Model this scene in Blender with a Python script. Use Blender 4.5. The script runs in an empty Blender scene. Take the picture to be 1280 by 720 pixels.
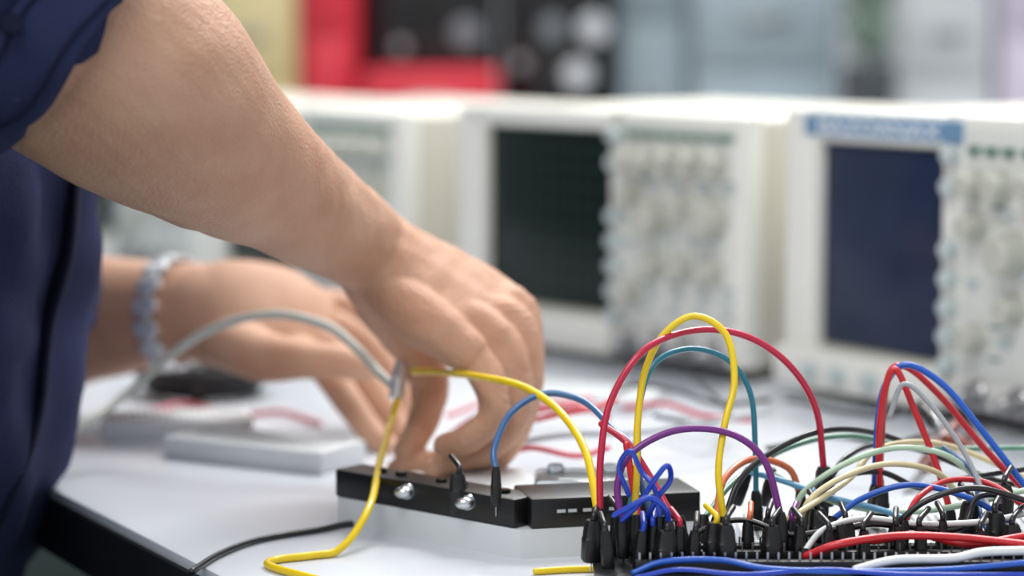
import bpy, bmesh, math, random
from mathutils import Vector, Matrix, noise, Euler
random.seed(4)
TZ=0.85; CH=0.28; F=1280*85/36.0
PITCH=math.atan(340/F)
CAM=Vector((0,0,TZ+CH))
RM=Euler((math.pi/2-PITCH,0,0)).to_matrix()
def P(px,py,d):
    """world point seen along a measured direction at distance d down the bench"""
    r=RM@Vector(((px-640)/F,-(py-360)/F,-1)); r*=d/r.y
    return CAM+r
def T(px,py,z=0.0):
    r=RM@Vector(((px-640)/F,-(py-360)/F,-1)); r*=(TZ+z-CAM.z)/r.z
    return CAM+r
def V(x,y,z): return Vector((x,y,z+TZ))
# ---------- materials
def lin(c):
    return tuple(((v/255)/12.92 if v/255<=0.04045 else ((v/255+0.055)/1.055)**2.4) for v in c)+(1,)
def mat(name,rgb,rough=0.5,metal=0,scale=60,var=0.06,bump=0.0,bscale=None,coat=0,trans=0,sss=0,emit=None,es=0,alpha=1,spec=0.5,rgb2=None,bdist=0.001):
    m=bpy.data.materials.new(name); m.use_nodes=True
    nt=m.node_tree; b=nt.nodes['Principled BSDF']; N=nt.nodes.new; L=nt.links.new
    tc=N('ShaderNodeTexCoord'); no=N('ShaderNodeTexNoise'); no.inputs['Scale'].default_value=scale; no.inputs['Detail'].default_value=4
    L(tc.outputs['Object'],no.inputs['Vector'])
    cr=N('ShaderNodeValToRGB'); c=lin(rgb)
    cr.color_ramp.elements[0].position=0.3; cr.color_ramp.elements[1].position=0.7
    cr.color_ramp.elements[0].color=lin(rgb2) if rgb2 else tuple(max(0,v*(1-var)) for v in c[:3])+(1,)
    cr.color_ramp.elements[1].color=tuple(min(1,v*(1+var)) for v in c[:3])+(1,)
    L(no.outputs['Fac'],cr.inputs['Fac']); L(cr.outputs['Color'],b.inputs['Base Color'])
    b.inputs['Roughness'].default_value=rough; b.inputs['Metallic'].default_value=metal
    b.inputs['Coat Weight'].default_value=coat; b.inputs['Transmission Weight'].default_value=trans
    b.inputs['Specular IOR Level'].default_value=spec
    if sss:
        b.inputs['Subsurface Weight'].default_value=sss; b.inputs['Subsurface Radius'].default_value=(1,.35,.2); b.inputs['Subsurface Scale'].default_value=0.004
    if emit: b.inputs['Emission Color'].default_value=lin(emit); b.inputs['Emission Strength'].default_value=es
    if bump:
        n2=N('ShaderNodeTexNoise'); n2.inputs['Scale'].default_value=bscale or scale*5; n2.inputs['Detail'].default_value=5
        L(tc.outputs['Object'],n2.inputs['Vector'])
        bp=N('ShaderNodeBump'); bp.inputs['Strength'].default_value=bump; bp.inputs['Distance'].default_value=bdist
        L(n2.outputs['Fac'],bp.inputs['Height']); L(bp.outputs['Normal'],b.inputs['Normal'])
    return m
def screenmat(name,base,line,step,strength):
    m=mat(name,base,0.2,0,20,0.1,spec=0.2)
    nt=m.node_tree;b=nt.nodes['Principled BSDF'];N=nt.nodes.new;L=nt.links.new
    tc=N('ShaderNodeTexCoord');sp=N('ShaderNodeSeparateXYZ');L(tc.outputs['Object'],sp.inputs[0])
    outs=[]
    for ax in ('X','Z'):
        a=N('ShaderNodeMath');a.operation='MULTIPLY';a.inputs[1].default_value=1/step;L(sp.outputs[ax],a.inputs[0])
        f=N('ShaderNodeMath');f.operation='FRACT';L(a.outputs[0],f.inputs[0])
        g=N('ShaderNodeMath');g.operation='LESS_THAN';g.inputs[1].default_value=0.1;L(f.outputs[0],g.inputs[0]);outs.append(g)
    mx=N('ShaderNodeMath');mx.operation='MAXIMUM';L(outs[0].outputs[0],mx.inputs[0]);L(outs[1].outputs[0],mx.inputs[1])
    ml=N('ShaderNodeMath');ml.operation='MULTIPLY';ml.inputs[1].default_value=strength;L(mx.outputs[0],ml.inputs[0])
    b.inputs['Emission Color'].default_value=lin(line);L(ml.outputs[0],b.inputs['Emission Strength'])
    return m
M={}
M['skin']=mat('skin',(206,164,138),0.55,0,22,0.03,0.9,520,sss=0.08,spec=0.32,rgb2=(193,144,117))
M['nail']=mat('nail',(224,184,166),0.25,0,40,0.05)
M['navy']=mat('navy_cotton',(47,53,88),0.9,0,9,0.25,0.8,900,spec=0.2)
M['navydark']=mat('navy_seam',(22,26,48),0.9,0,40,0.2,0.6,900,spec=0.2)
M['trouser']=mat('trouser_cloth',(38,42,58),0.9,0,10,0.2,0.5,700)
M['hair']=mat('hair',(30,24,20),0.6,0,80,0.3,0.8,300)
M['shoe']=mat('shoe_leather',(30,28,28),0.4,0,20,0.2)
M['cream']=mat('cream_plastic',(210,207,195),0.5,0,12,0.03,0.1,600)
M['bezel']=mat('white_bezel',(231,231,224),0.45,0,12,0.02)
M['panel']=mat('grey_panel',(218,220,214),0.5,0,18,0.03)
M['knob']=mat('knob_plastic',(188,189,178),0.4,0,50,0.04)
M['btn']=mat('green_button',(88,124,112),0.45,0,50,0.06)
M['btnl']=mat('pale_button',(186,198,198),0.45,0,50,0.04)
M['ink']=mat('panel_print',(112,140,146),0.5,0,50,0.05)
M['strip']=mat('blue_strip',(108,146,180),0.35,0,20,0.05)
M['white']=mat('white_print',(240,243,246),0.5,0,30,0.02)
M['dimwhite']=mat('highlight_white',(200,206,210),0.5,0,30,0.02)  # highlight brightness put into the disc colour, likewise the grey below
M['dimgrey']=mat('highlight_grey',(120,130,136),0.5,0,30,0.02)
M['scr_g']=screenmat('green_screen',(9,17,16),(60,130,110),0.0155,0.12)
M['scr_b']=screenmat('blue_screen',(38,48,72),(70,90,130),0.4,0.0)
M['chrome']=mat('chrome',(215,218,222),0.18,1,30,0.03)
M['silver']=mat('silver_links',(236,238,240),0.22,0.55,30,0.03,coat=0.5)
M['steel']=mat('steel',(170,170,172),0.32,1,40,0.06)
M['black']=mat('black_plastic',(16,16,18),0.38,0,40,0.3,0.15,500)
M['blackg']=mat('black_gloss',(14,14,16),0.2,0,40,0.2)
M['table']=mat('white_laminate',(208,212,220),0.2,0,5,0.03,0.05,200)
M['tedge']=mat('black_edge',(24,25,27),0.4,0,15,0.2)
M['floor']=mat('floor_tile',(84,98,96),0.5,0,3,0.15,0.1,60)
M['wall']=mat('wall_paint',(215,219,223),0.8,0,2,0.03,0.1,80)
M['beige']=mat('beige_metal',(206,192,142),0.5,0,5,0.05)
M['benchb']=mat('bench_green_grey',(78,90,88),0.5,0,5,0.05)
M['red']=mat('red_metal',(206,42,60),0.4,0,5,0.08)
M['gblue']=mat('grey_blue',(150,165,173),0.5,0,3,0.12)
M['grey']=mat('light_grey',(196,199,202),0.5,0,3,0.05)
M['lilac']=mat('lilac_paint',(206,196,214),0.6,0,3,0.05)
M['leaf']=mat('leaf',(118,140,124),0.5,0,20,0.25)
M['terra']=mat('pot_dark',(70,74,78),0.6,0,20,0.1)
M['board']=mat('white_board',(220,224,227),0.4,0,20,0.03)
M['pcb']=mat('pcb_black',(34,38,40),0.35,0,60,0.3)
M['clear']=mat('clear_plastic',(225,232,238),0.12,0,20,0.02,trans=0.85)
M['cable']=mat('grey_cable',(176,178,172),0.4,0,60,0.04)
M['maroon']=mat('brown_red_rubber',(130,66,56),0.45,0,60,0.1)
WC={'yellow':(236,202,16),'crimson':(190,24,62),'teal':(36,124,146),'steelblue':(52,100,152),'purple':(112,32,122),
 'red':(200,30,40),'blue':(22,86,186),'royal':(18,62,180),'black':(22,22,26),'white':(220,223,223),'mint':(186,212,186),
 'cream':(222,208,164),'orange':(214,112,68),'grey':(160,164,168),'ltblue':(96,160,200),'pink':(210,100,112),'green':(84,134,114)}
for k,c in WC.items(): M['w_'+k]=mat(k+'_insulation',c,0.32,0,120,0.05,coat=0.25)
# ---------- mesh building
def cr(a,b,c,d,t):
    return 0.5*((2*b)+(c-a)*t+(2*a-5*b+4*c-d)*t*t+(3*b-a-3*c+d)*t*t*t)
def resample(pts,sub):
    n=len(pts); out=[]
    if n==2: 
        return [pts[0]*(1-i/sub)+pts[1]*(i/sub) for i in range(sub+1)]
    for i in range(n-1):
        a=pts[i-1] if i>0 else pts[0]*2-pts[1]
        d=pts[i+2] if i+2<n else pts[n-1]*2-pts[n-2]
        for k in range(sub): out.append(cr(a,pts[i],pts[i+1],d,k/sub))
    out.append(pts[-1]); return out
class MB:
    def __init__(s): s.v=[];s.f=[]
    def add(s,v,f):
        o=len(s.v); s.v+= [Vector(x) for x in v]; s.f+=[tuple(i+o for i in q) for q in f]; return s
    def loft(s,pts,rad,wide=None,seg=16,sub=6,cap=True,sharp=False,sq=1.0):
        R=[Vector((r,r,0)) if not isinstance(r,(tuple,list)) else Vector((r[0],r[1],0)) for r in rad]
        if len(R)!=len(pts): R=[R[0]]*len(pts)
        if sub>1: p=resample([Vector(x) for x in pts],sub); r=resample(R,sub)
        else: p=[Vector(x) for x in pts]; r=R
        n=len(p); tg=[]
        for i in range(n):
            t=(p[min(i+1,n-1)]-p[max(i-1,0)]); 
            if t.length<1e-9: t=Vector((0,0,1))
            tg.append(t.normalized())
        sd=[]
        if wide is None:
            w=tg[0].orthogonal().normalized()
        else: w=Vector(wide)
        for i in range(n):
            if wide is not None: w=Vector(wide)
            w=(w-tg[i]*w.dot(tg[i])).normalized(); sd.append(w.copy())
        rings=[]
        def ring(c,t,w,a,b):
            u=t.cross(w); o=[]
            for k in range(seg):
                th=2*math.pi*k/seg+ (math.pi/seg if sq!=1.0 else 0); ct=math.cos(th);st=math.sin(th)
                if sq!=1.0:
                    ct=math.copysign(abs(ct)**sq,ct); st=math.copysign(abs(st)**sq,st)
                o.append(c+w*(a*ct)+u*(b*st))
            return o
        if cap and not sharp:
            m=min(r[0].x,r[0].y)
            for q in (80,55,28): 
                q=math.radians(q); rings.append(ring(p[0]-tg[0]*m*math.sin(q),tg[0],sd[0],r[0].x*math.cos(q),r[0].y*math.cos(q)))
        for i in range(n): rings.append(ring(p[i],tg[i],sd[i],r[i].x,r[i].y))
        if cap and not sharp:
            m=min(r[-1].x,r[-1].y)
            for q in (28,55,80):
                q=math.radians(q); rings.append(ring(p[-1]+tg[-1]*m*math.sin(q),tg[-1],sd[-1],r[-1].x*math.cos(q),r[-1].y*math.cos(q)))
        v=[x for g in rings for x in g]; f=[]
        for i in range(len(rings)-1):
            for k in range(seg):
                k2=(k+1)%seg
                f.append((i*seg+k,i*seg+k2,(i+1)*seg+k2,(i+1)*seg+k))
        if cap:
            f.append(tuple(reversed(range(seg)))); b=(len(rings)-1)*seg; f.append(tuple(b+k for k in range(seg)))
        return s.add(v,f)
    def bmadd(s,bm,mt=None):
        if mt is not None: bmesh.ops.transform(bm,matrix=mt,verts=bm.verts)
        bm.verts.index_update()
        s.add([x.co.copy() for x in bm.verts],[tuple(y.index for y in q.verts) for q in bm.faces]); bm.free(); return s
    def box(s,c,size,bev=0.0,mt=None,seg=2):
        bm=bmesh.new(); bmesh.ops.create_cube(bm,size=1); bmesh.ops.scale(bm,vec=size,verts=bm.verts)
        if bev: bmesh.ops.bevel(bm,geom=list(bm.edges),offset=bev,segments=seg,affect='EDGES',profile=0.5)
        bmesh.ops.translate(bm,vec=c,verts=bm.verts); return s.bmadd(bm,mt)
    def box2(s,a,b,bev=0.0,mt=None):
        a=Vector(a);b=Vector(b); return s.box((a+b)/2,b-a,bev,mt)
    def prism(s,poly,z0,z1):
        n=len(poly); v=[(x,y,z0) for x,y in poly]+[(x,y,z1) for x,y in poly]
        f=[tuple(reversed(range(n))),tuple(range(n,2*n))]+[(i,(i+1)%n,n+(i+1)%n,n+i) for i in range(n)]
        return s.add(v,f)
    def cyl(s,p0,p1,r0,r1=None,seg=20,bev=0.15):
        r1=r0 if r1 is None else r1; p0=Vector(p0);p1=Vector(p1);t=(p1-p0);e=min(bev*min(r0,r1),t.length*0.3);tn=t.normalized()
        return s.loft([p0,p0+tn*e,p1-tn*e,p1],[r0-e,r0,r1,r1-e],seg=seg,sub=1,sharp=True)
    def sphere(s,c,r,sc=(1,1,1),u=20,v=12,mt=None):
        bm=bmesh.new(); bmesh.ops.create_uvsphere(bm,u_segments=u,v_segments=v,radius=r); bmesh.ops.scale(bm,vec=sc,verts=bm.verts)
        if mt is not None: bmesh.ops.transform(bm,matrix=mt,verts=bm.verts)
        bmesh.ops.translate(bm,vec=c,verts=bm.verts); return s.bmadd(bm)
    def obj(s,name,m,parent=None,origin=None,smooth=True,angle=35):
        o0=Vector(origin) if origin is not None else Vector((0,0,0))
        me=bpy.data.meshes.new(name); me.from_pydata([x-o0 for x in s.v],[],s.f); me.update()
        bm=bmesh.new();bm.from_mesh(me);bmesh.ops.recalc_face_normals(bm,faces=bm.faces)
        if smooth:
            for fc in bm.faces: fc.smooth=True
            for e in bm.edges:
                if len(e.link_faces)==2 and e.calc_face_angle(0)>math.radians(angle): e.smooth=False
        bm.to_mesh(me);bm.free()
        me.materials.append(m if not isinstance(m,str) else M[m])
        o=bpy.data.objects.new(name,me); bpy.context.scene.collection.objects.link(o)
        o.location=o0
        if parent is not None:
            o.parent=parent
            if origin is not None: o.location=o0-Vector(parent.location)
        return o
def empty(name,loc,rz=0):
    e=bpy.data.objects.new(name,None); e.empty_display_size=0.05; e.location=loc; e.rotation_euler=(0,0,rz)
    bpy.context.scene.collection.objects.link(e); return e
def tag(o,label,cat,group=None,kind=None):
    o['label']=label;o['category']=cat
    if group:o['group']=group
    if kind:o['kind']=kind
def remesh(mb,voxel,smooth=6,name='tmp'):
    o=mb.obj(name,'skin')
    r=o.modifiers.new('r','REMESH'); r.mode='VOXEL'; r.voxel_size=voxel
    s=o.modifiers.new('s','SMOOTH'); s.iterations=smooth; s.factor=0.5
    dg=bpy.context.evaluated_depsgraph_get(); dg.update()
    me=bpy.data.meshes.new_from_object(o.evaluated_get(dg))
    v=[x.co.copy() for x in me.vertices]; f=[tuple(p.vertices) for p in me.polygons]
    bpy.data.objects.remove(o); bpy.data.meshes.remove(me)
    return v,f
# ---------- setting
b=MB().box2((-5,-3,-0.1),(6,8,0.0)); fl=b.obj('floor','floor',smooth=False); fl['kind']='structure'
b=MB().box2((-5,8,0),(6,8.15,3.2)); w=b.obj('wall_back','wall',smooth=False); w['kind']='structure'
b=MB().box2((-5.15,-3,0),(-5,8.15,3.2)); w=b.obj('wall_left','wall',smooth=False); w['kind']='structure'
b=MB().box2((6,-3,0),(6.15,8.15,3.2)); w=b.obj('wall_right','wall',smooth=False); w['kind']='structure'
# ---------- workbench
e0=T(45,603); e1=T(262,716); ed=(e1-e0); ed.z=0; ed.normalize(); en=Vector((-ed.y,ed.x,0))
ang=math.atan2(ed.y,ed.x)
bench=empty('workbench',Vector((e0.x,e0.y,0)),ang)
TOPL=(-1.9,1.9); WID=1.2
MB().box2((TOPL[0],0.002,TZ-0.006),(TOPL[1],WID,TZ),0.001).obj('table_top','table',bench)
MB().box2((TOPL[0],0.0,TZ-0.04),(TOPL[1],WID,TZ-0.006),0.002).obj('table_edge','tedge',bench)
for x in (TOPL[0]+0.1,-0.9,TOPL[1]-0.1):
    for y in (0.12,WID-0.1):
        MB().box2((x-0.025,y-0.025,0),(x+0.025,y+0.025,TZ-0.04),0.003).obj('table_leg','steel',bench)
tag(bench,'white laminate workbench with a black edge','workbench')
# ---------- oscilloscopes
kn=MB().cyl((0,0,0),(0,-0.018,0),0.0092,0.008,24).cyl((0,0.001,0),(0,-0.003,0),0.0112,0.0112,24).box((0,-0.0185,0.003),(0.0012,0.001,0.006))
knb=MB().cyl((0,0,0),(0,-0.023,0),0.0145,0.013,28).cyl((0,0.001,0),(0,-0.003,0),0.0165,0.0165,28).box((0,-0.0235,0.005),(0.0015,0.001,0.009))
soft=MB().cyl((0,0.001,0),(0,-0.009,0),0.0068,0.006,20)
sb=MB().box((0,-0.002,0),(0.010,0.006,0.0055),0.001)
bnc=MB().cyl((0,0.001,0),(0,-0.004,0),0.011,0.011,24).cyl((0,-0.003,0),(0,-0.02,0),0.0062,0.0062,24).cyl((0.0,-0.014,-0.008),(0,-0.014,0.008),0.0014).cyl((0,-0.019,0),(0,-0.023,0),0.0048,0.0048)
mk_=MB().box((0,-0.0012,0),(0.013,0.0006,0.0022))
mkv=MB().box((0,-0.0012,0),(0.0014,0.0006,0.05))
def proto(mb,name,m):
    o=mb.obj(name,m); me=o.data; bpy.data.objects.remove(o); return me
PM={'knob':proto(kn,'knob','knob'),'big':proto(knb,'big_knob','knob'),'soft':proto(soft,'softkey','btnl'),'g':proto(sb,'button','btn'),'w':proto(sb,'button_pale','btnl'),'bnc':proto(bnc,'input_connector','steel'),
 'mh':proto(mk_,'panel_marking','ink'),'mv':proto(mkv,'panel_marking','ink')}
def textmesh(s,size):
    cu=bpy.data.curves.new('t','FONT'); cu.body=s; cu.size=size; cu.extrude=0.0003
    o=bpy.data.objects.new('t',cu); bpy.context.scene.collection.objects.link(o)
    dg=bpy.context.evaluated_depsgraph_get(); dg.update()
    me=bpy.data.meshes.new_from_object(o.evaluated_get(dg)); v=[x.co.copy() for x in me.vertices]; f=[tuple(p.vertices) for p in me.polygons]
    bpy.data.objects.remove(o); return v,f
def scope(x,y,scr,label,strip=False,a=56,W=0.36,s1=0.163,H=0.2):
    S=empty('oscilloscope',V(x,y,0),-math.radians(a))
    D=0.30
    st=0.1875 if H>0.195 else 0.176
    U=lambda u: (s1+0.003)+(u-0.166)*(W-s1-0.003)/(0.36-0.166)
    def inst(key,name,u,z):
        if z>0.18: z=min(z,H-0.015)
        o=bpy.data.objects.new(name,PM[key]); bpy.context.scene.collection.objects.link(o); o.parent=S; o.location=(U(u),-0.004,z); return o
    b=MB().box2((0.004,0.012,0.012),(W-0.004,D,H),0.008)
    for fx in (0.04,W-0.04):
        for fy in (0.05,D-0.05): b.cyl((fx,fy,0.0),(fx,fy,0.014),0.012)
    for k in range(7): b.box2((W-0.006,0.08+k*0.026,0.06),(W-0.002,0.09+k*0.026,0.16),0.001)
    b.obj('body','cream',S)
    b=MB()
    b.box2((0,-0.004,0.012),(0.036,0.02,H+0.002),0.005)
    b.box2((s1+0.003,-0.004,0.012),(W,0.016,H+0.002),0.004)
    b.box2((0.02,-0.004,st+0.0015),(s1+0.02,0.018,H+0.002),0.004)
    b.box2((0.0,-0.014,0.008),(s1+0.012,0.018,0.037),0.005)
    b.obj('front_bezel','bezel',S)
    MB().box2((0.03,0.006,0.034),(s1+0.007,0.011,st+0.004)).obj('screen_surround','knob',S)
    MB().box2((0.0385,0.0035,0.041),(s1,0.0065,st),0.001).obj('screen',scr,S)
    MB().box2((U(0.19),-0.0055,0.034),(W-0.012,0.0,H-0.006),0.002).obj('control_panel','panel',S)
    if strip:
        MB().box2((0.024,-0.0055,0.1935),(0.187,-0.003,0.2085),0.0008).obj('label_strip','strip',S)
        v,f=textmesh('BAZOANAX',0.0135)
        MB().add([Vector((0.040+p.x*1.7,-0.0062-p.z,0.1963+p.y)) for p in v],f).obj('strip_lettering','white',S)
    for z in (0.186,0.164,0.121,0.101,0.081,0.061,0.041): inst('soft','softkey',0.178,z)
    for u,z in ((0.202,0.166),(0.227,0.166),(0.258,0.168),(0.29,0.168),(0.325,0.168),(0.203,0.138),(0.28,0.132),(0.205,0.062),(0.24,0.085),(0.28,0.085),(0.32,0.085)): inst('knob','knob',u,z-(0.006 if H<0.195 else 0))
    inst('big','knob',0.238,0.122); inst('big','knob',0.32,0.126)
    for i,u in enumerate((0.2,0.216,0.232,0.25,0.268,0.286,0.304,0.322,0.338)):
        inst('g','button',u,0.19)
        if i>1: inst('w','button',u,0.108 if i%2 else 0.148)
        if i%2==0: inst('w','button',u,0.062 if u>0.21 else 0.1)
    for u in (0.222,0.262,0.3,0.338):
        for z in (0.05,0.072,0.153): inst('mh','panel_marking',u,z).location.y=-0.0045
    for u in (0.262,0.3): inst('mv','panel_marking',u,0.095).location.y=-0.0045
    for u in (0.205,0.245,0.285,0.325): inst('bnc','input_connector',u,0.0225)
    for u in (0.045,0.075,0.11): 
        q=inst('soft','button',u,0.022); q.location=(u,-0.012,0.022)
    tag(S,label,'oscilloscope',group='row of bench oscilloscopes'); return S
scope(0.2055,1.80,'scr_b','cream bench oscilloscope with dark blue screen and blue label strip',True,H=0.211)
scope(-0.045,2.09,'scr_g','cream bench oscilloscope with dark green gridded screen',a=50,W=0.35,s1=0.193,H=0.203)
scope(-0.305,2.41,'scr_g','cream bench oscilloscope standing behind the reaching arms',a=53,W=0.35,s1=0.18,H=0.194)
scope(-0.52,2.78,'scr_g','cream bench oscilloscope at the far end of the row',H=0.186)
# ---------- background bench and things
bb=empty('back_bench',(0,4.4,0))
MB().box2((-2.2,-0.45,TZ-0.04),(2.6,0.45,TZ),0.004).obj('bench_top','grey',bb)
MB().box2((-2.15,-0.40,0.0),(2.55,0.42,TZ-0.04),0.004).obj('cabinet_body','benchb',bb)
tag(bb,'long green-grey laboratory bench with a light top','workbench')
def X(px,d): return (px-640)/F*d
def cabinet(px0,px1,d,h,m,name,label,cat,drawers=3,dep=0.15):
    x0=X(px0,d);x1=X(px1,d); e=empty(name,((x0+x1)/2,d+0.15,TZ)); w=(x1-x0)/2
    MB().box2((-w,-0.14,0),(w,dep,h),0.006).obj('body',m,e)
    for k in range(drawers):
        z0=h*k/drawers+0.01;z1=h*(k+1)/drawers-0.01
        dd=MB().box2((-w+0.012,-0.15,z0),(w-0.012,-0.135,z1),0.004).obj('drawer',m,e)
        MB().box2((-w*0.35,-0.165,(z0+z1)/2-0.006),(w*0.35,-0.148,(z0+z1)/2+0.006),0.003).obj('handle','steel',dd)
    tag(e,label,cat); return e
cabinet(262,372,4.2,0.5,'beige','storage_cabinet','pale yellow metal storage cabinet on the bench','cabinet')
cabinet(376,444,4.2,0.5,'red','storage_cabinet','bright red metal cabinet on the bench','cabinet',2)
cabinet(452,622,4.0,0.188,'red','tool_box','low red tool box on the bench','tool box',2,dep=0.1)
def rack(px0,px1,d,label,discs):
    x0=X(px0,d);x1=X(px1,d);w=(x1-x0)/2;e=empty('instrument_rack',((x0+x1)/2,d+0.17,TZ))
    MB().box2((-w,-0.15,0),(w,0.17,0.5),0.008).obj('body','black',e)
    MB().box2((-w+0.01,-0.156,0.02),(w-0.01,-0.145,0.48),0.003).obj('front_panel','blackg',e)
    for px,py,r,m in discs:
        p=P(px,py,d)
        q=Vector((p.x-(x0+x1)/2,-0.15,p.z-TZ))
        MB().cyl(q,q+Vector((0,-0.02,0)),r,r*0.95,28).obj('highlight_disc',m,e)  # pale discs stand in for out-of-focus highlights in the background
    tag(e,label,'instrument rack')
rack(454,622,4.32,'black instrument rack with a disc painted as a blurred highlight',[(582,42,0.026,'dimgrey'),(500,60,0.012,'steel')])
rack(626,766,4.32,'black instrument rack with pale discs painted as blurred highlights',[(690,36,0.022,'dimgrey'),(742,36,0.026,'dimwhite'),(722,94,0.026,'dimwhite'),(650,80,0.012,'steel')])
cabinet(770,860,4.45,0.55,'gblue','storage_cabinet','blue-grey cabinet on the bench','cabinet',2)
cabinet(865,1046,4.4,0.55,'gblue','storage_cabinet','wide blue-grey cabinet on the bench','cabinet',3)
cabinet(1122,1240,4.3,0.5,'grey','storage_cabinet','light grey cabinet on the bench','cabinet',3)
cabinet(1248,1350,4.3,0.5,'lilac','storage_cabinet','pale lilac cabinet on the bench','cabinet',2)
pe=empty('potted_plant',(X(1084,4.2),4.2,TZ))
MB().cyl((0,0,0),(0,0,0.2),0.04,0.05,24).obj('pot','terra',pe)
b=MB()
for k in range(60):
    a=random.uniform(0,6.28);t=random.uniform(0.02,0.07);z=random.uniform(0.22,0.45)
    c=Vector((t*math.cos(a)*0.7,t*math.sin(a),z))
    b.loft([Vector((0,0,0.18)),c*0.6+Vector((0,0,0.08)),c],[0.0015],seg=5,sub=2)
    mt=Euler((random.uniform(-1,1),random.uniform(-1,1),a)).to_matrix().to_4x4()
    b.sphere(c,0.02,(1,0.5,0.08),8,6,mt)
b.obj('foliage','leaf',pe); tag(pe,'small leafy green plant in a dark pot','plant')
# ---------- person
def arm_fingers(mb,fingers,wide,seg=16):
    for pts,rad in fingers: mb.loft([P(*p) for p in pts],rad,seg=seg,sub=5)
armR=MB()
pR=[V(-0.40,1.27,0.53),V(-0.335,1.21,0.41),P(-30,-20,1.15),P(72,42,1.165),P(172,104,1.19),P(254,172,1.23),P(331,225,1.28),P(400,268,1.33),P(455,304,1.375),P(490,332,1.39)]
W_R=(P(655,372,1.415)-P(600,462,1.345)).normalized()
armR.loft(pR,[0.052,0.05,0.052,0.058,0.0585,0.0475,0.0372,(0.032,0.027),(0.0285,0.023),(0.031,0.02)],wide=W_R,seg=36,sub=8)
# back of the hand
armR.loft([P(455,306,1.376),P(500,338,1.385),P(545,364,1.387),P(590,390,1.384),P(628,412,1.38)],[(0.027,0.021),(0.033,0.0215),(0.0390,0.0195),(0.0415,0.0165),(0.0385,0.0125)],wide=W_R,seg=36,sub=8)
armR.loft([P(478,358,1.368),P(530,400,1.358),P(585,440,1.350)],[0.014,0.0165,0.0125],seg=18,sub=5)
armR.loft([P(462,346,1.395),P(492,384,1.412),P(515,425,1.425)],[0.018,0.020,0.0155],seg=18,sub=5)
fR=[([(560,418,1.36),(602,458,1.348),(618,512,1.338),(592,546,1.337),(556,556,1.345)],[0.0115,0.0108,0.0090,0.0082,0.0070]),
    ([(590,400,1.368),(629,434,1.362),(645,510,1.354),(608,560,1.356),(556,576,1.365)],[0.012,0.0116,0.0100,0.0092,0.0078]),
    ([(595,388,1.382),(645,408,1.380),(655,494,1.370),(618,570,1.373),(546,588,1.385)],[0.012,0.0122,0.0107,0.0096,0.0082]),
    ([(595,375,1.40),(647,388,1.400),(653,470,1.394),(610,560,1.397),(520,584,1.402),(496,588,1.402)],[0.012,0.0122,0.0107,0.0096,0.0084,0.007]),
    ([(492,386,1.412),(520,430,1.425),(538,484,1.427),(526,534,1.412),(508,562,1.402)],[0.016,0.0142,0.0115,0.0095,0.0078])]
arm_fingers(armR,fR,W_R)
armL=MB()
W_L=Vector((0.12,-0.6,-0.75)).normalized()
pL=[V(-0.41,1.57,0.5),V(-0.44,1.68,0.3),V(-0.455,1.75,0.12),P(20,402,1.70),P(110,398,1.66),P(165,394,1.64),P(215,390,1.622),P(260,388,1.608)]
armL.loft(pL,[0.05,0.047,0.046,0.047,0.044,0.039,(0.0345,0.030),(0.033,0.027)],wide=W_L,seg=30,sub=8)
armL.loft([P(235,388,1.615),P(290,392,1.60),P(345,402,1.60),P(395,418,1.605)],[(0.032,0.025),(0.040,0.024),(0.043,0.021),(0.037,0.013)],wide=W_L,seg=26,sub=6)
fL=[([(350,438,1.580),(398,452,1.575),(436,503,1.56),(468,545,1.545),(492,566,1.54)],[0.0115,0.0115,0.0100,0.0090,0.0078]),
    ([(355,425,1.60),(408,432,1.60),(458,478,1.59),(492,525,1.58),(508,556,1.57)],[0.0115,0.0115,0.0100,0.0090,0.0078]),
    ([(355,400,1.62),(412,405,1.625),(468,440,1.63),(500,490,1.62),(505,530,1.61)],[0.0115,0.0115,0.0095,0.0088,0.0075]),
    ([(350,385,1.64),(400,380,1.65),(446,385,1.66),(478,412,1.66),(490,448,1.65)],[0.011,0.011,0.009,0.008,0.007]),
    ([(285,428,1.580),(330,446,1.555),(380,450,1.532),(425,452,1.528),(456,462,1.53)],[0.018,0.017,0.0125,0.011,0.0088])]
arm_fingers(armL,fL,W_L)
core=MB()
Yc=1.42
core.loft([V(-0.43,Yc,-0.12),V(-0.42,Yc,-0.04),V(-0.402,Yc,0.007),V(-0.385,Yc,0.055),V(-0.371,Yc,0.10),V(-0.362,Yc,0.17),V(-0.36,Yc,0.3),V(-0.37,Yc,0.42),V(-0.385,Yc,0.5)],
  [(0.17,0.10),(0.165,0.1),(0.16,0.098),(0.155,0.097),(0.155,0.097),(0.16,0.1),(0.175,0.105),(0.18,0.1),(0.15,0.07)],wide=(0,1,0),seg=32,sub=4)
core.loft([V(-0.385,Yc,0.48),V(-0.375,Yc,0.56),V(-0.36,Yc,0.62)],[0.065,0.055,0.055],seg=20)
core.loft([V(-0.33,Yc,0.60),V(-0.335,Yc,0.66),V(-0.345,Yc,0.74),V(-0.355,Yc,0.80)],[(0.04,0.05),(0.062,0.078),(0.074,0.092),(0.055,0.07)],wide=(0,1,0),seg=24)
core.loft([V(-0.262,Yc,0.73),V(-0.245,Yc,0.70),V(-0.238,Yc,0.685)],[0.007,0.011,0.013],seg=12)
core.loft([V(-0.262,Yc-0.02,0.655),V(-0.254,Yc,0.653),V(-0.262,Yc+0.02,0.655)],[0.006,0.009,0.006],seg=12)
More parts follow.
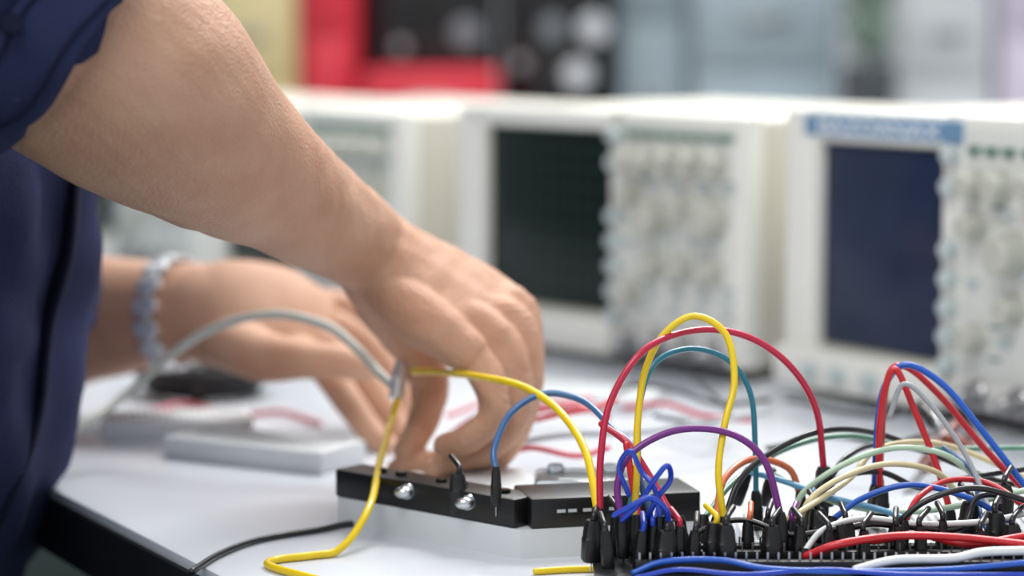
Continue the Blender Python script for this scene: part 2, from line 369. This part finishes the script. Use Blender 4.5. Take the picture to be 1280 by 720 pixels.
for sg in (-1,1):
    core.sphere(V(-0.35,Yc+sg*0.076,0.70),0.03,(0.6,0.35,1))
    hx=Yc+sg*0.09
    core.loft([V(-0.43,hx,-0.08),V(-0.435,hx,-0.25),V(-0.44,hx,-0.44),V(-0.455,hx,-0.62),V(-0.46,hx,-0.78)],[0.085,0.075,0.055,0.05,0.038],seg=22)
    core.loft([V(-0.47,hx,-0.80),V(-0.42,hx,-0.815),V(-0.34,hx,-0.825)],[(0.036,0.035),(0.042,0.03),(0.035,0.018)],wide=(0,1,0),seg=18)
body=MB()
rv,rf=remesh(armR,0.0013,9)
# skin relief: creases over the knuckles and at the wrist
cre=[(P(646,384,1.378),(P(650,470,1.39)-P(640,385,1.40)).normalized()),(P(655,490,1.36),(P(612,572,1.373)-P(654,496,1.37)).normalized()),(P(640,505,1.343),(P(603,562,1.356)-P(643,512,1.354)).normalized()),
     (P(480,310,1.375),(P(500,338,1.385)-P(455,304,1.375)).normalized())]
nrm=[Vector((0,0,0)) for _ in rv]
for q in rf:
    a,b_,c_=rv[q[0]],rv[q[1]],rv[q[2]]; n_=(b_-a).cross(c_-a)
    for i in q: nrm[i]+=n_
for i,v in enumerate(rv):
    n_=nrm[i].normalized() if nrm[i].length>0 else Vector((0,0,0)); dd=0
    for c_,ax_ in cre:
        r_=(v-c_); L_=r_.length
        if L_<0.022: dd-=0.0006*(0.5+0.5*math.cos(r_.dot(ax_)*2*math.pi/0.0042))*(1-L_/0.022)
    if v.x>-0.1: dd+=0.0008*noise.noise(v*90)
    else: dd+=0.001*noise.noise(v*45)
    v+=n_*dd
body.add(rv,rf); body.add(*remesh(armL,0.0018,6)); body.add(*remesh(core,0.007,3))
porg=V(-0.44,Yc,-TZ)
person=body.obj('person','skin',origin=porg,angle=180)
tag(person,'person in a navy shirt leaning over the bench, handling wires','person')
def wr(mb,amp,sc,seed=0):
    for v in mb.v:
        q=v*sc+Vector((seed,0,0))
        d=Vector((noise.noise(q),noise.noise(q+Vector((7,3,1))),noise.noise(q*1.3+Vector((1,9,5)))))
        v+=d*amp
    return mb
def cloth(mb,name,m,parent,th=0.003):
    o=mb.obj(name,m,origin=porg,angle=180); o.parent=parent; o.location=(0,0,0)
    s=o.modifiers.new('th','SOLIDIFY'); s.thickness=th; s.offset=0
    return o
sh=MB()
sh.loft([V(-0.432,Yc,-0.16),V(-0.42,Yc,-0.04),V(-0.402,Yc,0.007),V(-0.385,Yc,0.055),V(-0.373,Yc,0.10),V(-0.364,Yc,0.17),V(-0.36,Yc,0.3),V(-0.37,Yc,0.42),V(-0.385,Yc,0.51),V(-0.38,Yc,0.545)],
  [(0.2,0.120),(0.188,0.119),(0.184,0.119),(0.18,0.119),(0.18,0.119),(0.185,0.12),(0.197,0.122),(0.2,0.118),(0.16,0.09),(0.075,0.07)],wide=(0,1,0),seg=90,sub=12,cap=False)
wr(sh,0.014,11); wr(sh,0.006,30,9)
for v in sh.v:
    a_=math.atan2(v.y-Yc,v.x+0.38); v.x+=0.0035*math.sin(a_*9+v.z*9); v.y+=0.002*math.cos(a_*7+v.z*7)
sl=MB()
cuffc=P(58,48,1.162)
sl.loft([V(-0.39,1.29,0.53),V(-0.335,1.215,0.42),P(-60,-40,1.15),P(0,0,1.152),cuffc],[0.075,0.068,0.067,0.066,0.0655],seg=60,sub=14,cap=False)
wr(sl,0.014,22,3); wr(sl,0.006,50,8); sh.add(sl.v,sl.f)
s2=MB().loft([V(-0.41,1.55,0.51),V(-0.44,1.68,0.3),V(-0.455,1.75,0.13),V(-0.43,1.745,0.115)],[0.07,0.063,0.06,0.06],seg=40,sub=8,cap=False)
wr(s2,0.012,20,5); sh.add(s2.v,s2.f)
shirt=cloth(sh,'shirt','navy',person)
cf=MB(); adir=(cuffc-P(0,0,1.152)).normalized()
c0=cuffc-adir*0.032
cf.loft([c0,c0+adir*0.004,cuffc-adir*0.003,cuffc+adir*0.002,cuffc+adir*0.0,c0+adir*0.01],[0.067,0.0715,0.0715,0.0695,0.065,0.063],seg=60,sub=4,cap=False)
wr(cf,0.008,20,3)
cuff=cf.obj('sleeve_cuff','navy',origin=porg,angle=180); cuff.parent=shirt; cuff.location=(0,0,0)
cuff.modifiers.new('th','SOLIDIFY').thickness=0.002
for off in (0.005,0.028):
    c=c0+adir*off; sd=adir.orthogonal().normalized(); ud=adir.cross(sd)
    pts=[c+(sd*math.cos(a)+ud*math.sin(a))*0.0724 for a in [i*2*math.pi/40 for i in range(41)]]
    q=MB().loft(pts,[0.0008],seg=6,sub=1); wr(q,0.008,20,3)
    z=q.obj('cuff_seam','navydark',origin=porg); z.parent=shirt; z.location=(0,0,0)
q=MB()
q.loft([V(-0.312,Yc-0.08,-0.15),V(-0.302,Yc-0.07,-0.04),V(-0.287,Yc-0.065,0.01),V(-0.268,Yc-0.06,0.06),V(-0.256,Yc-0.055,0.11),V(-0.245,Yc-0.05,0.2),V(-0.24,Yc-0.04,0.35),V(-0.26,Yc,0.48)],[(0.014,0.004)],wide=(0.3,-1,0),seg=16,sub=8)
wr(q,0.012,11)
z=q.obj('shirt_placket','navydark',origin=porg); z.parent=shirt; z.location=(0,0,0)
p=P(14,32,1.085); q=MB().cyl(p,p+Vector((0.001,-0.003,0.001)),0.005,0.005); z=q.obj('button','navydark',origin=porg); z.parent=shirt; z.location=(0,0,0)
tr=MB()
tr.loft([V(-0.432,Yc,-0.22),V(-0.43,Yc,-0.12),V(-0.42,Yc,-0.03)],[(0.185,0.12),(0.18,0.112),(0.168,0.105)],wide=(0,1,0),seg=40,sub=4,cap=True)
for sg in (-1,1):
    hx=Yc+sg*0.09
    tr.loft([V(-0.43,hx,-0.12),V(-0.435,hx,-0.25),V(-0.44,hx,-0.44),V(-0.455,hx,-0.62),V(-0.46,hx,-0.80)],[0.093,0.088,0.072,0.066,0.06],seg=32,sub=6,cap=False)
wr(tr,0.008,12)
cloth(tr,'trousers','trouser',person)
for sg in (-1,1):
    hx=Yc+sg*0.09
    q=MB().loft([V(-0.485,hx,-0.81),V(-0.42,hx,-0.815),V(-0.32,hx,-0.825)],[(0.04,0.04),(0.046,0.034),(0.042,0.024)],wide=(0,1,0),seg=20,sub=5)
    z=q.obj('shoe','shoe',origin=porg); z.parent=person; z.location=(0,0,0)
q=MB().loft([V(-0.42,Yc,0.66),V(-0.40,Yc,0.74),V(-0.37,Yc,0.80),V(-0.33,Yc,0.815)],[(0.06,0.03),(0.08,0.055),(0.078,0.05),(0.06,0.03)],wide=(0,1,0),seg=28,sub=6); wr(q,0.01,40)
z=q.obj('hair','hair',origin=porg); z.parent=person; z.location=(0,0,0)
# bracelet
bc=P(216,390,1.622); bd=(P(250,388,1.614)-P(180,392,1.632)).normalized(); bw=(W_L-bd*W_L.dot(bd)).normalized(); bu=bd.cross(bw)
q=MB(); nl=15
for i in range(nl):
    a=2*math.pi*i/nl; c=bc+bw*math.cos(a)*0.0372+bu*math.sin(a)*0.0335
    tn=(-bw*math.sin(a)+bu*math.cos(a)).normalized(); rd=tn.cross(bd)
    mt=Matrix((tn,bd,rd)).transposed().to_4x4(); mt.translation=c
    q.box((0,0,0),(0.0108,0.018,0.0048),0.0018,mt); q.box((0.0072,0,0),(0.005,0.008,0.003),0.001,mt)
z=q.obj('bracelet','silver',origin=porg); z.parent=person; z.location=(0,0,0); z['label']='shiny silver link bracelet'
def nail(tip,prev,up,r,name='fingernail'):
    d=(tip-prev).normalized(); u=(up-d*up.dot(d)).normalized(); s=d.cross(u)
    mt=Matrix((s,d,u)).transposed().to_4x4()
    q=MB().sphere(tip+u*r*0.66+d*0.001,r*0.75,(0.85,1.05,0.32),14,10,mt)
    z=q.obj(name,'nail',origin=porg); z.parent=person; z.location=(0,0,0)
nail(P(454,461,1.53),P(425,452,1.528),Vector((0.1,-0.8,0.6)),0.0088)
nail(P(490,564,1.54),P(468,545,1.545),Vector((0.6,-0.6,0.4)),0.0078)
# ---------- trainer board
nA=Vector((0.0041,1.23)); lA=Vector((-0.0965,1.317)); rA=Vector((0.0975,1.252))
def Pt(v): return (v.x-nA.x,v.y-nA.y)
tb=empty('trainer_board',V(nA.x,nA.y,0))
base=[Pt(lA),Pt(nA),Pt(rA),(0.085,0.14),(-0.06,0.165)]
MB().prism(base,0,0.0155).obj('base','board',tb)
dl=(lA-nA).normalized(); bl=Vector((-dl.y,dl.x)); 
if bl.y<0: bl=-bl
def railpt(s,t,z): return Vector((dl.x*s+bl.x*t,dl.y*s+bl.y*t,z))
Lr=(lA-nA).length
mt=Matrix(((dl.x,bl.x,0,0),(dl.y,bl.y,0,0),(0,0,1,0),(0,0,0,1)))
rl=MB().box2((0.004,0.0,0.0155),(Lr+0.002,0.022,0.031),0.0012,mt).obj('socket_rail','black',tb)
for s in (0.035,0.079):
    a=railpt(s,0.0005,0.0255); c=railpt(s,-0.004,0.0255)
    MB().cyl(a,c,0.0045,0.0038,20).sphere(c,0.0036,(1.4,1,0.9)).obj('screw','chrome',tb)
for s in (0.02,0.05,0.065,0.095,0.11):
    MB().cyl(railpt(s,0.011,0.0305),railpt(s,0.011,0.033),0.0032).obj('socket','blackg',tb)
dr=(rA-nA).normalized(); br=Vector((-dr.y,dr.x)); Lm=(rA-nA).length
mt2=Matrix(((dr.x,br.x,0,0),(dr.y,br.y,0,0),(0,0,1,0),(0,0,0,1)))
MB().box2((0.006,0.0,0.0155),(Lm+0.002,0.04,0.0315),0.0012,mt2).obj('module','black',tb)
for u in (0.022,0.028,0.036,0.05): MB().box((u,-0.0003,0.0245),(0.0045,0.0006,0.0016),0,mt2).obj('panel_marking','grey',tb)
MB().box2((0.008,0.062,0.0155),(0.062,0.10,0.03),0.004).obj('clear_cover','clear',tb)
for (u,v) in ((0.02,0.081),(0.05,0.081)):
    MB().cyl((u,v,0.0300),(u,v,0.035),0.005,0.0045,24).obj('cover_knob','clear',tb)
MB().box2((-0.035,0.07,0.0155),(0.003,0.14,0.022),0.001).obj('terminal_block','board',tb)
tag(tb,'white trainer board carrying a black socket rail and module','trainer board')
# ---------- boards under the jumper wires
def breadboard(c,sx,sy,h,rz,label,m='board'):
    e=empty('breadboard',c,rz)
    MB().box2((-sx/2,-sy/2,0),(sx/2,sy/2,h),0.001).obj('body',m,e)
    b=MB(); nx=int(sx/0.0045)-1; ny=int(sy/0.0045)-1
    for i in range(nx):
        for j in range(ny):
            if j==ny//2: continue
            b.box((-sx/2+0.0045*(i+1),-sy/2+0.0045*(j+1),h),(0.0015,0.0015,0.0005))
    o=b.obj('socket_holes','pcb',e); o['kind']='stuff'
    tag(e,label,'breadboard'); return e
breadboard(V(0.205,1.258,0),0.17,0.075,0.011,-0.04,'white solderless breadboard full of jumper wires')
pc=empty('circuit_board',V(0.180,1.172,0),0.0)
MB().box2((-0.14,-0.028,0.008),(0.14,0.028,0.0105),0.0005).obj('board','pcb',pc)
for sx in (-0.13,0.13):
    for sy in (-0.02,0.02): MB().cyl((sx,sy,0),(sx,sy,0.009),0.003).obj('standoff','steel',pc)
for j,y in enumerate((-0.018,0.004,0.018)):
    MB().box2((-0.12,y-0.0025,0.0105),(0.125,y+0.0025,0.017),0.0006).obj('pin_header','black',pc)
b=MB()
for i in range(46):
    for y in (-0.018,0.004,0.018): b.box((-0.118+i*0.0052,y,0.0180),(0.0009,0.0009,0.0055))
b.obj('header_pins','steel',pc)['kind']='stuff'
for i,(x,y) in enumerate(((0.02,-0.008),(0.055,-0.007),(0.085,-0.008))):
    MB().box2((x-0.01,y-0.005,0.0105),(x+0.01,y+0.004,0.0145),0.0006).obj('chip','blackg',pc)
for i in range(7): MB().cyl((0.1+0.004*i,0.011,0.0105),(0.1+0.004*i,0.011,0.0165),0.0022).obj('capacitor','steel',pc)
tag(pc,'black circuit board with rows of pin headers','circuit board')
# ---------- wires
def conn(parent,top,dirv,length,w,m='black'):
    d=dirv.normalized()
    q=MB().loft([top-d*0.002,top+d*0.001,top+d*length*0.35,top+d*length*0.38,top+d*length*0.92,top+d*length],[w*0.3,w*0.42,w*0.46,w*0.5,w*0.5,w*0.42],seg=12,sub=1,sharp=True,sq=0.6,wide=(1,0.2,0))
    o=q.obj('connector_housing',m,origin=Vector(parent.location)); o.parent=parent;o.location=(0,0,0)
    q=MB().cyl(top+d*length,top+d*(length+0.005),0.0005,0.0004,8)
    o=q.obj('connector_pin','chrome',origin=Vector(parent.location)); o.parent=parent;o.location=(0,0,0)
def wire(col,pts,ends='bb',r=0.0018,L=0.019,w=0.0062,desc='on the breadboard',name='jumper_wire',cat='wire'):
    pp=[P(*p) for p in pts]
    path=resample(pp,10)
    for p in path: p.z=max(p.z,TZ+r)   # never below the bench surface
    q=MB().loft(path,[r],seg=12,sub=1)
    org=pp[-1] if ends[1]!='-' else pp[0]
    o=q.obj(name,'w_'+col,origin=org)
    tag(o,f'{col} insulated {name.replace("_"," ")} {desc}',cat,group='loose wires')
    for k,(e,p,p2) in enumerate(((ends[0],pp[0],pp[1]),(ends[1],pp[-1],pp[-2]))):
        if e=='b': 
            d=(p-p2).normalized()*0.3+Vector((random.uniform(-.08,.08),0,-1)); conn(o,p,d,L,w)
        if e=='t': conn(o,p,p-p2,L,w)
        if e=='w': conn(o,p,Vector((random.uniform(-.06,.06),0,-1)),L,0.010)
    return o
ar='arching over the circuit board'
wire('yellow',[(905,650,1.18),(898,590,1.185),(906,530,1.195),(918,475,1.205),(907,418,1.215),(868,395,1.22),(830,418,1.22),(806,465,1.215),(797,530,1.205),(796,590,1.195),(793,648,1.185)],desc=ar)
wire('crimson',[(750,640,1.185),(751,570,1.19),(764,500,1.20),(805,438,1.21),(868,413,1.229),(932,420,1.237),(986,456,1.24),(1020,512,1.245),(1030,588,1.25)],desc=ar,ends='bw')
wire('teal',[(785,645,1.20),(797,580,1.21),(799,510,1.22),(818,455,1.225),(862,436,1.235),(910,450,1.24),(938,492,1.245),(944,560,1.245),(945,618,1.25)],desc=ar,r=0.0015)
wire('steelblue',[(620,588,1.243),(618,560,1.25),(640,515,1.265),(682,492,1.268),(730,502,1.258),(765,535,1.235),(792,560,1.22),(800,600,1.21),(815,645,1.20)],desc='arching to the trainer board',w=0.0055)
wire('yellow',[(516,464,1.40),(548,465,1.375),(600,471,1.315),(655,484,1.28),(700,515,1.25),(732,565,1.22),(747,638,1.19)],ends='-b',desc='held by the hand and plugged in',r=0.0021)
wire('yellow',[(497,500,1.40),(488,530,1.385),(474,580,1.32),(463,630,1.265),(432,680,1.240),(385,706,1.229),(342,711,1.219),(340,720,1.204),(400,735,1.175)],ends='--',desc='hanging from the hand onto the bench',r=0.0021)
wire('purple',[(777,650,1.175),(772,605,1.18),(790,566,1.185),(845,538,1.19),(910,541,1.19),(955,575,1.185),(976,645,1.18)],desc=ar)
wire('crimson',[(752,530,1.215),(785,555,1.205),(815,600,1.195),(838,640,1.185),(850,650,1.18)],ends='-b',desc='dropping to the circuit board')
wire('red',[(783,556,1.20),(790,600,1.195),(798,648,1.185)],ends='-b',desc='short and upright')
for k,pts in enumerate(([(778,650,1.17),(800,628,1.168),(818,600,1.165),(834,582,1.165),(838,600,1.17),(822,622,1.17),(808,650,1.175)],
   [(786,618,1.18),(774,585,1.18),(788,564,1.175),(802,590,1.175),(818,610,1.17),(826,650,1.17)],
   [(768,644,1.16),(790,632,1.158),(812,622,1.158),(832,636,1.16),(836,655,1.165)])):
    wire('royal',pts,ends='-b',desc='twisted in a small loop',r=0.0014)
wire('black',[(906,648,1.21),(925,600,1.22),(965,565,1.235),(1030,538,1.25),(1100,543,1.275),(1175,572,1.275),(1240,598,1.26),(1300,612,1.25)],ends='b-',desc=ar,r=0.0016)
wire('orange',[(895,650,1.20),(905,600,1.22),(940,574,1.24),(985,585,1.25),(1000,618,1.25)],desc='on the breadboard')
wire('red',[(1100,612,1.25),(1099,545,1.25),(1106,488,1.25),(1120,462,1.25),(1142,510,1.245),(1170,580,1.24),(1188,640,1.235)],desc=ar,ends='wb')
wire('red',[(1099,600,1.262),(1108,480,1.262),(1130,458,1.262),(1175,495,1.26),(1230,560,1.25),(1290,622,1.24)],ends='b-',desc=ar)
wire('blue',[(1093,610,1.256),(1098,520,1.257),(1110,475,1.257),(1135,456,1.255),(1180,482,1.25),(1225,535,1.24),(1280,606,1.23)],ends='b-',desc=ar)
wire('grey',[(1112,520,1.24),(1130,480,1.24),(1165,508,1.235),(1205,565,1.225),(1232,625,1.21),(1240,660,1.19)],ends='-b',desc='dropping to the circuit board',r=0.0014)
wire('steelblue',[(1180,560,1.25),(1215,590,1.235),(1225,640,1.21),(1236,668,1.19)],ends='-b',desc='on the breadboard',r=0.0013)
pale=[('mint',[(992,640,1.235),(1008,612,1.235),(1060,578,1.235),(1120,560,1.24),(1180,568,1.24),(1225,600,1.24)]),
 ('cream',[(1000,650,1.20),(1015,622,1.20),(1055,596,1.21),(1110,580,1.22),(1170,590,1.23),(1200,622,1.235)]),
 ('mint',[(965,590,1.26),(1000,610,1.25),(1060,632,1.24),(1130,640,1.23),(1200,632,1.225),(1285,612,1.22)]),
 ('white',[(1005,690,1.17),(1030,662,1.18),(1080,648,1.19),(1150,655,1.19),(1230,652,1.19),(1290,640,1.19)]),
 ('cream',[(975,655,1.19),(1000,640,1.19),(1060,600,1.22),(1100,560,1.26),(1180,556,1.28),(1290,600,1.28)]),
 ('ltblue',[(935,590,1.26),(975,600,1.25),(1040,622,1.24),(1110,640,1.23),(1180,670,1.20),(1290,690,1.18)]),
 ('green',[(880,648,1.21),(920,600,1.24),(985,560,1.27),(1060,545,1.29),(1150,560,1.30),(1290,560,1.30)]),
 ('black',[(1010,640,1.22),(1045,600,1.24),(1100,590,1.25),(1150,610,1.25),(1190,600,1.25),(1290,585,1.25)]),
 ('blue',[(1040,650,1.20),(1080,622,1.21),(1140,606,1.21),(1210,622,1.205),(1260,650,1.20)]),
 ('red',[(1130,655,1.19),(1150,620,1.20),(1190,600,1.22),(1240,606,1.22),(1290,640,1.20)]),
 ('black',[(1120,655,1.19),(1160,625,1.19),(1220,610,1.19),(1290,628,1.19)])]
for c,p in pale: wire(c,p,ends='b-',desc='draped across the breadboard',r=0.0016)
wire('red',[(1008,695,1.165),(1050,680,1.16),(1120,670,1.165),(1200,672,1.165),(1295,682,1.16)],ends='--',desc='lying on the circuit board',r=0.002)
wire('red',[(1090,676,1.175),(1150,668,1.18),(1210,680,1.17),(1295,668,1.17)],ends='--',desc='lying on the circuit board',r=0.002)
wire('white',[(1070,712,1.148),(1120,700,1.15),(1190,698,1.15),(1230,690,1.15),(1295,688,1.15)],ends='--',desc='lying along the circuit board',r=0.0022)
wire('blue',[(792,716,1.148),(830,702,1.15),(900,700,1.15),(960,711,1.145),(1060,714,1.145),(1180,712,1.145),(1295,702,1.145)],ends='--',desc='lying along the circuit board',r=0.0015)
wire('royal',[(795,722,1.142),(850,712,1.145),(930,718,1.142),(1030,712,1.145),(1130,718,1.142),(1295,718,1.142)],ends='--',desc='lying along the circuit board',r=0.0012)
wire('yellow',[(670,722,1.195),(720,714,1.20),(790,714,1.20),(850,722,1.19)],ends='--',desc='lying on the bench')
wire('black',[(240,728,1.195),(275,700,1.235),(325,678,1.27),(400,664,1.295),(440,658,1.31),(530,654,1.32)],ends='--',desc='lying on the bench',name='test_lead')
wire('black',[(850,690,1.18),(880,662,1.19),(930,650,1.19),(990,668,1.18),(1050,660,1.18)],ends='bb',desc='on the circuit board',r=0.0015)
wire('black',[(1055,662,1.19),(1090,655,1.19),(1130,658,1.19),(1200,660,1.19),(1225,620,1.20),(1290,625,1.20)],ends='b-',desc='on the circuit board',r=0.0016)
wire('black',[(1030,612,1.25),(1060,570,1.27),(1110,556,1.29),(1200,580,1.29),(1290,640,1.26)],ends='b-',desc='on the breadboard',r=0.0016)
stubs=[(741,655,1.18,'black','w'),(757,668,1.165,'black','b'),(770,648,1.19,'black','b'),(802,668,1.165,'royal','b'),(818,662,1.17,'royal','b'),(850,662,1.17,'crimson','b'),
    (893,658,1.168,'yellow','w'),(907,660,1.162,'black','w'),(935,655,1.19,'orange','b'),(960,652,1.19,'black','b'),(990,655,1.185,'purple','b'),(1000,662,1.175,'black','b'),(1022,640,1.20,'black','w'),
    (1057,655,1.19,'black','w'),(1080,668,1.175,'black','b'),(1122,662,1.18,'black','b'),(1212,632,1.21,'black','w'),(572,596,1.262,'black','w'),(1178,655,1.19,'black','b'),
    (1245,645,1.19,'black','w'),(1265,660,1.18,'black','w'),(1150,662,1.178,'black','b'),(1225,668,1.175,'black','b'),(832,668,1.162,'black','w'),(868,668,1.166,'black','b'),(1035,668,1.17,'black','b'),(1255,610,1.22,'black','w'),(965,662,1.17,'black','w')]
for k,(px,py,d,col,wd) in enumerate(stubs):
    wire(col,[(px+random.uniform(-12,12),py-26,d+0.01),(px+random.uniform(-3,3),py-12,d),(px,py,d)],ends='-b' if wd=='b' else '-w',desc='short and standing in its socket',r=0.0015)
far=[('pink',[(560,545,1.50),(600,520,1.48),(660,515,1.45),(720,508,1.45),(760,522,1.45)]),
 ('red',[(600,575,1.45),(640,535,1.44),(690,520,1.44),(735,512,1.44),(770,500,1.46)]),
 ('pink',[(620,580,1.40),(660,560,1.40),(720,570,1.38),(760,560,1.38)]),
 ('black',[(770,490,1.66),(800,482,1.66),(850,490,1.62),(900,505,1.58),(960,500,1.58)]),
 ('black',[(860,468,1.72),(880,485,1.66),(910,515,1.58),(880,530,1.53),(820,520,1.53)]),
 ('grey',[(620,560,1.44),(700,545,1.44),(800,540,1.46),(900,525,1.50),(960,515,1.52)]),
 ('black',[(960,560,1.42),(1040,545,1.44),(1110,555,1.43),(1160,545,1.46),(1215,548,1.48)]),
 ('black',[(985,500,1.68),(1010,505,1.64),(1050,515,1.60),(1110,520,1.56),(1150,505,1.56)]),
 ('crimson',[(780,510,1.62),(830,505,1.60),(880,520,1.55),(940,525,1.54)])]
for c,p in far: wire(c,p,ends='--',desc='lying on the bench before the oscilloscopes',name='test_lead')
def clip(p0,p1,m,label):
    a=P(*p0);b_=P(*p1);d=(b_-a);o_=empty('crocodile_clip',a)
    def put(q,nm,mm):
        z=q.obj(nm,mm,origin=a); z.parent=o_; z.location=(0,0,0)
    put(MB().loft([a,a+d*0.3,a+d*0.6],[(0.003,0.0025),(0.005,0.006),(0.0045,0.005)],seg=14),'boot',m)
    put(MB().loft([a+d*0.55+Vector((0,0,0.003)),b_+Vector((0,0,0.0015))],[(0.003,0.0012),(0.0012,0.0006)],seg=10).loft([a+d*0.55-Vector((0,0,0.003)),b_-Vector((0,0,0.0015))],[(0.003,0.0012),(0.0012,0.0006)],seg=10),'jaws','steel')
    tag(o_,label,'clip')
clip((1195,530,1.45),(1130,620,1.40),'maroon','reddish brown crocodile clip on the bench')
clip((1215,560,1.42),(1165,545,1.44),'maroon','reddish brown crocodile clip by the oscilloscope')
clip((1150,505,1.45),(1175,540,1.42),'black','black crocodile clip by the oscilloscope')
# grey probe cable
pts=[(60,556,1.45),(110,528,1.47),(165,487,1.50),(230,432,1.50),(290,402,1.49),(350,393,1.48),(410,408,1.47),(445,435,1.46),(470,462,1.455),(490,482,1.44)]
q=MB().loft([P(*p) for p in pts],[0.0028],seg=14,sub=10); org=P(*pts[-1]); cb=q.obj('probe_cable','cable',origin=org)
z=MB().cyl(P(506,440,1.425),P(499,474,1.42),0.0040,0.005,20).cyl(P(499,472,1.42),P(495,500,1.415),0.0052,0.0042,20).obj('plug','silver',origin=org); z.parent=cb; z.location=(0,0,0)
tag(cb,'grey probe cable with a metal plug held between the hands','cable')
k=empty('lead_coil',T(255,492))
q=MB()
for i in range(5):
    rr=0.035+i*0.003; zc=0.004+i*0.004
    q.loft([Vector((rr*1.1*math.cos(t_),rr*math.sin(t_),zc)) for t_ in [j*2*math.pi/24 for j in range(25)]],[0.0032],seg=8,sub=1)
q.obj('cable_loops','black',k); MB().box2((-0.004,-0.045,0.0),(0.006,-0.028,0.026),0.002).obj('cable_tie','blackg',k); tag(k,'coiled black test lead on the bench','cable')
breadboard(T(330,575),0.12,0.05,0.014,-0.5,'white solderless breadboard below the hands')
breadboard(T(205,560)+Vector((0.0,0.06,0)),0.10,0.05,0.012,0.2,'white solderless breadboard near the bench edge')
breadboard(T(690,545)+Vector((0.02,0.13,0)),0.12,0.06,0.012,-0.3,'white solderless breadboard behind the trainer board')
wire('pink',[(180,520,1.68),(230,505,1.72),(290,520,1.68),(350,515,1.68),(400,530,1.64)],ends='--',desc='lying on the bench',name='test_lead')
wire('pink',[(560,520,1.60),(620,500,1.62),(680,505,1.62),(740,498,1.64)],ends='--',desc='lying on the bench',name='test_lead')
# ---------- light
wd=bpy.data.worlds.new('World'); bpy.context.scene.world=wd; wd.use_nodes=True
bg=wd.node_tree.nodes['Background']; bg.inputs[0].default_value=(0.91,0.955,1.0,1); bg.inputs[1].default_value=0.66
def area(loc,rot,sx,sy,e,col):
    l=bpy.data.lights.new('ceiling_light','AREA'); l.shape='RECTANGLE'; l.size=sx; l.size_y=sy; l.energy=e; l.color=col
    o=bpy.data.objects.new('ceiling_light',l); bpy.context.scene.collection.objects.link(o); o.location=loc
    d=(Vector(rot)-Vector(loc)); o.rotation_euler=d.to_track_quat('-Z','Y').to_euler()
area((0.6,2.6,2.9),(0.1,1.4,0.9),1.2,0.7,68,(1,0.99,0.96))
area((-0.6,0.2,2.8),(0.3,1.8,0.9),1.4,0.8,26,(1,0.99,0.97))
area((0.5,4.2,3.0),(0.5,4.4,0.9),3,1.0,66,(1,1,1))
cd=bpy.data.cameras.new('Camera'); cam=bpy.data.objects.new('Camera',cd); bpy.context.scene.collection.objects.link(cam)
cam.location=CAM; cam.rotation_euler=(math.pi/2-PITCH,0,0); cd.lens=85; cd.sensor_width=36; cd.clip_start=0.05
cd.dof.use_dof=True; cd.dof.focus_distance=1.22; cd.dof.aperture_fstop=3.5; cd.dof.aperture_blades=0
bpy.context.scene.camera=cam
try: bpy.context.scene.view_settings.view_transform='Standard'
except Exception: pass
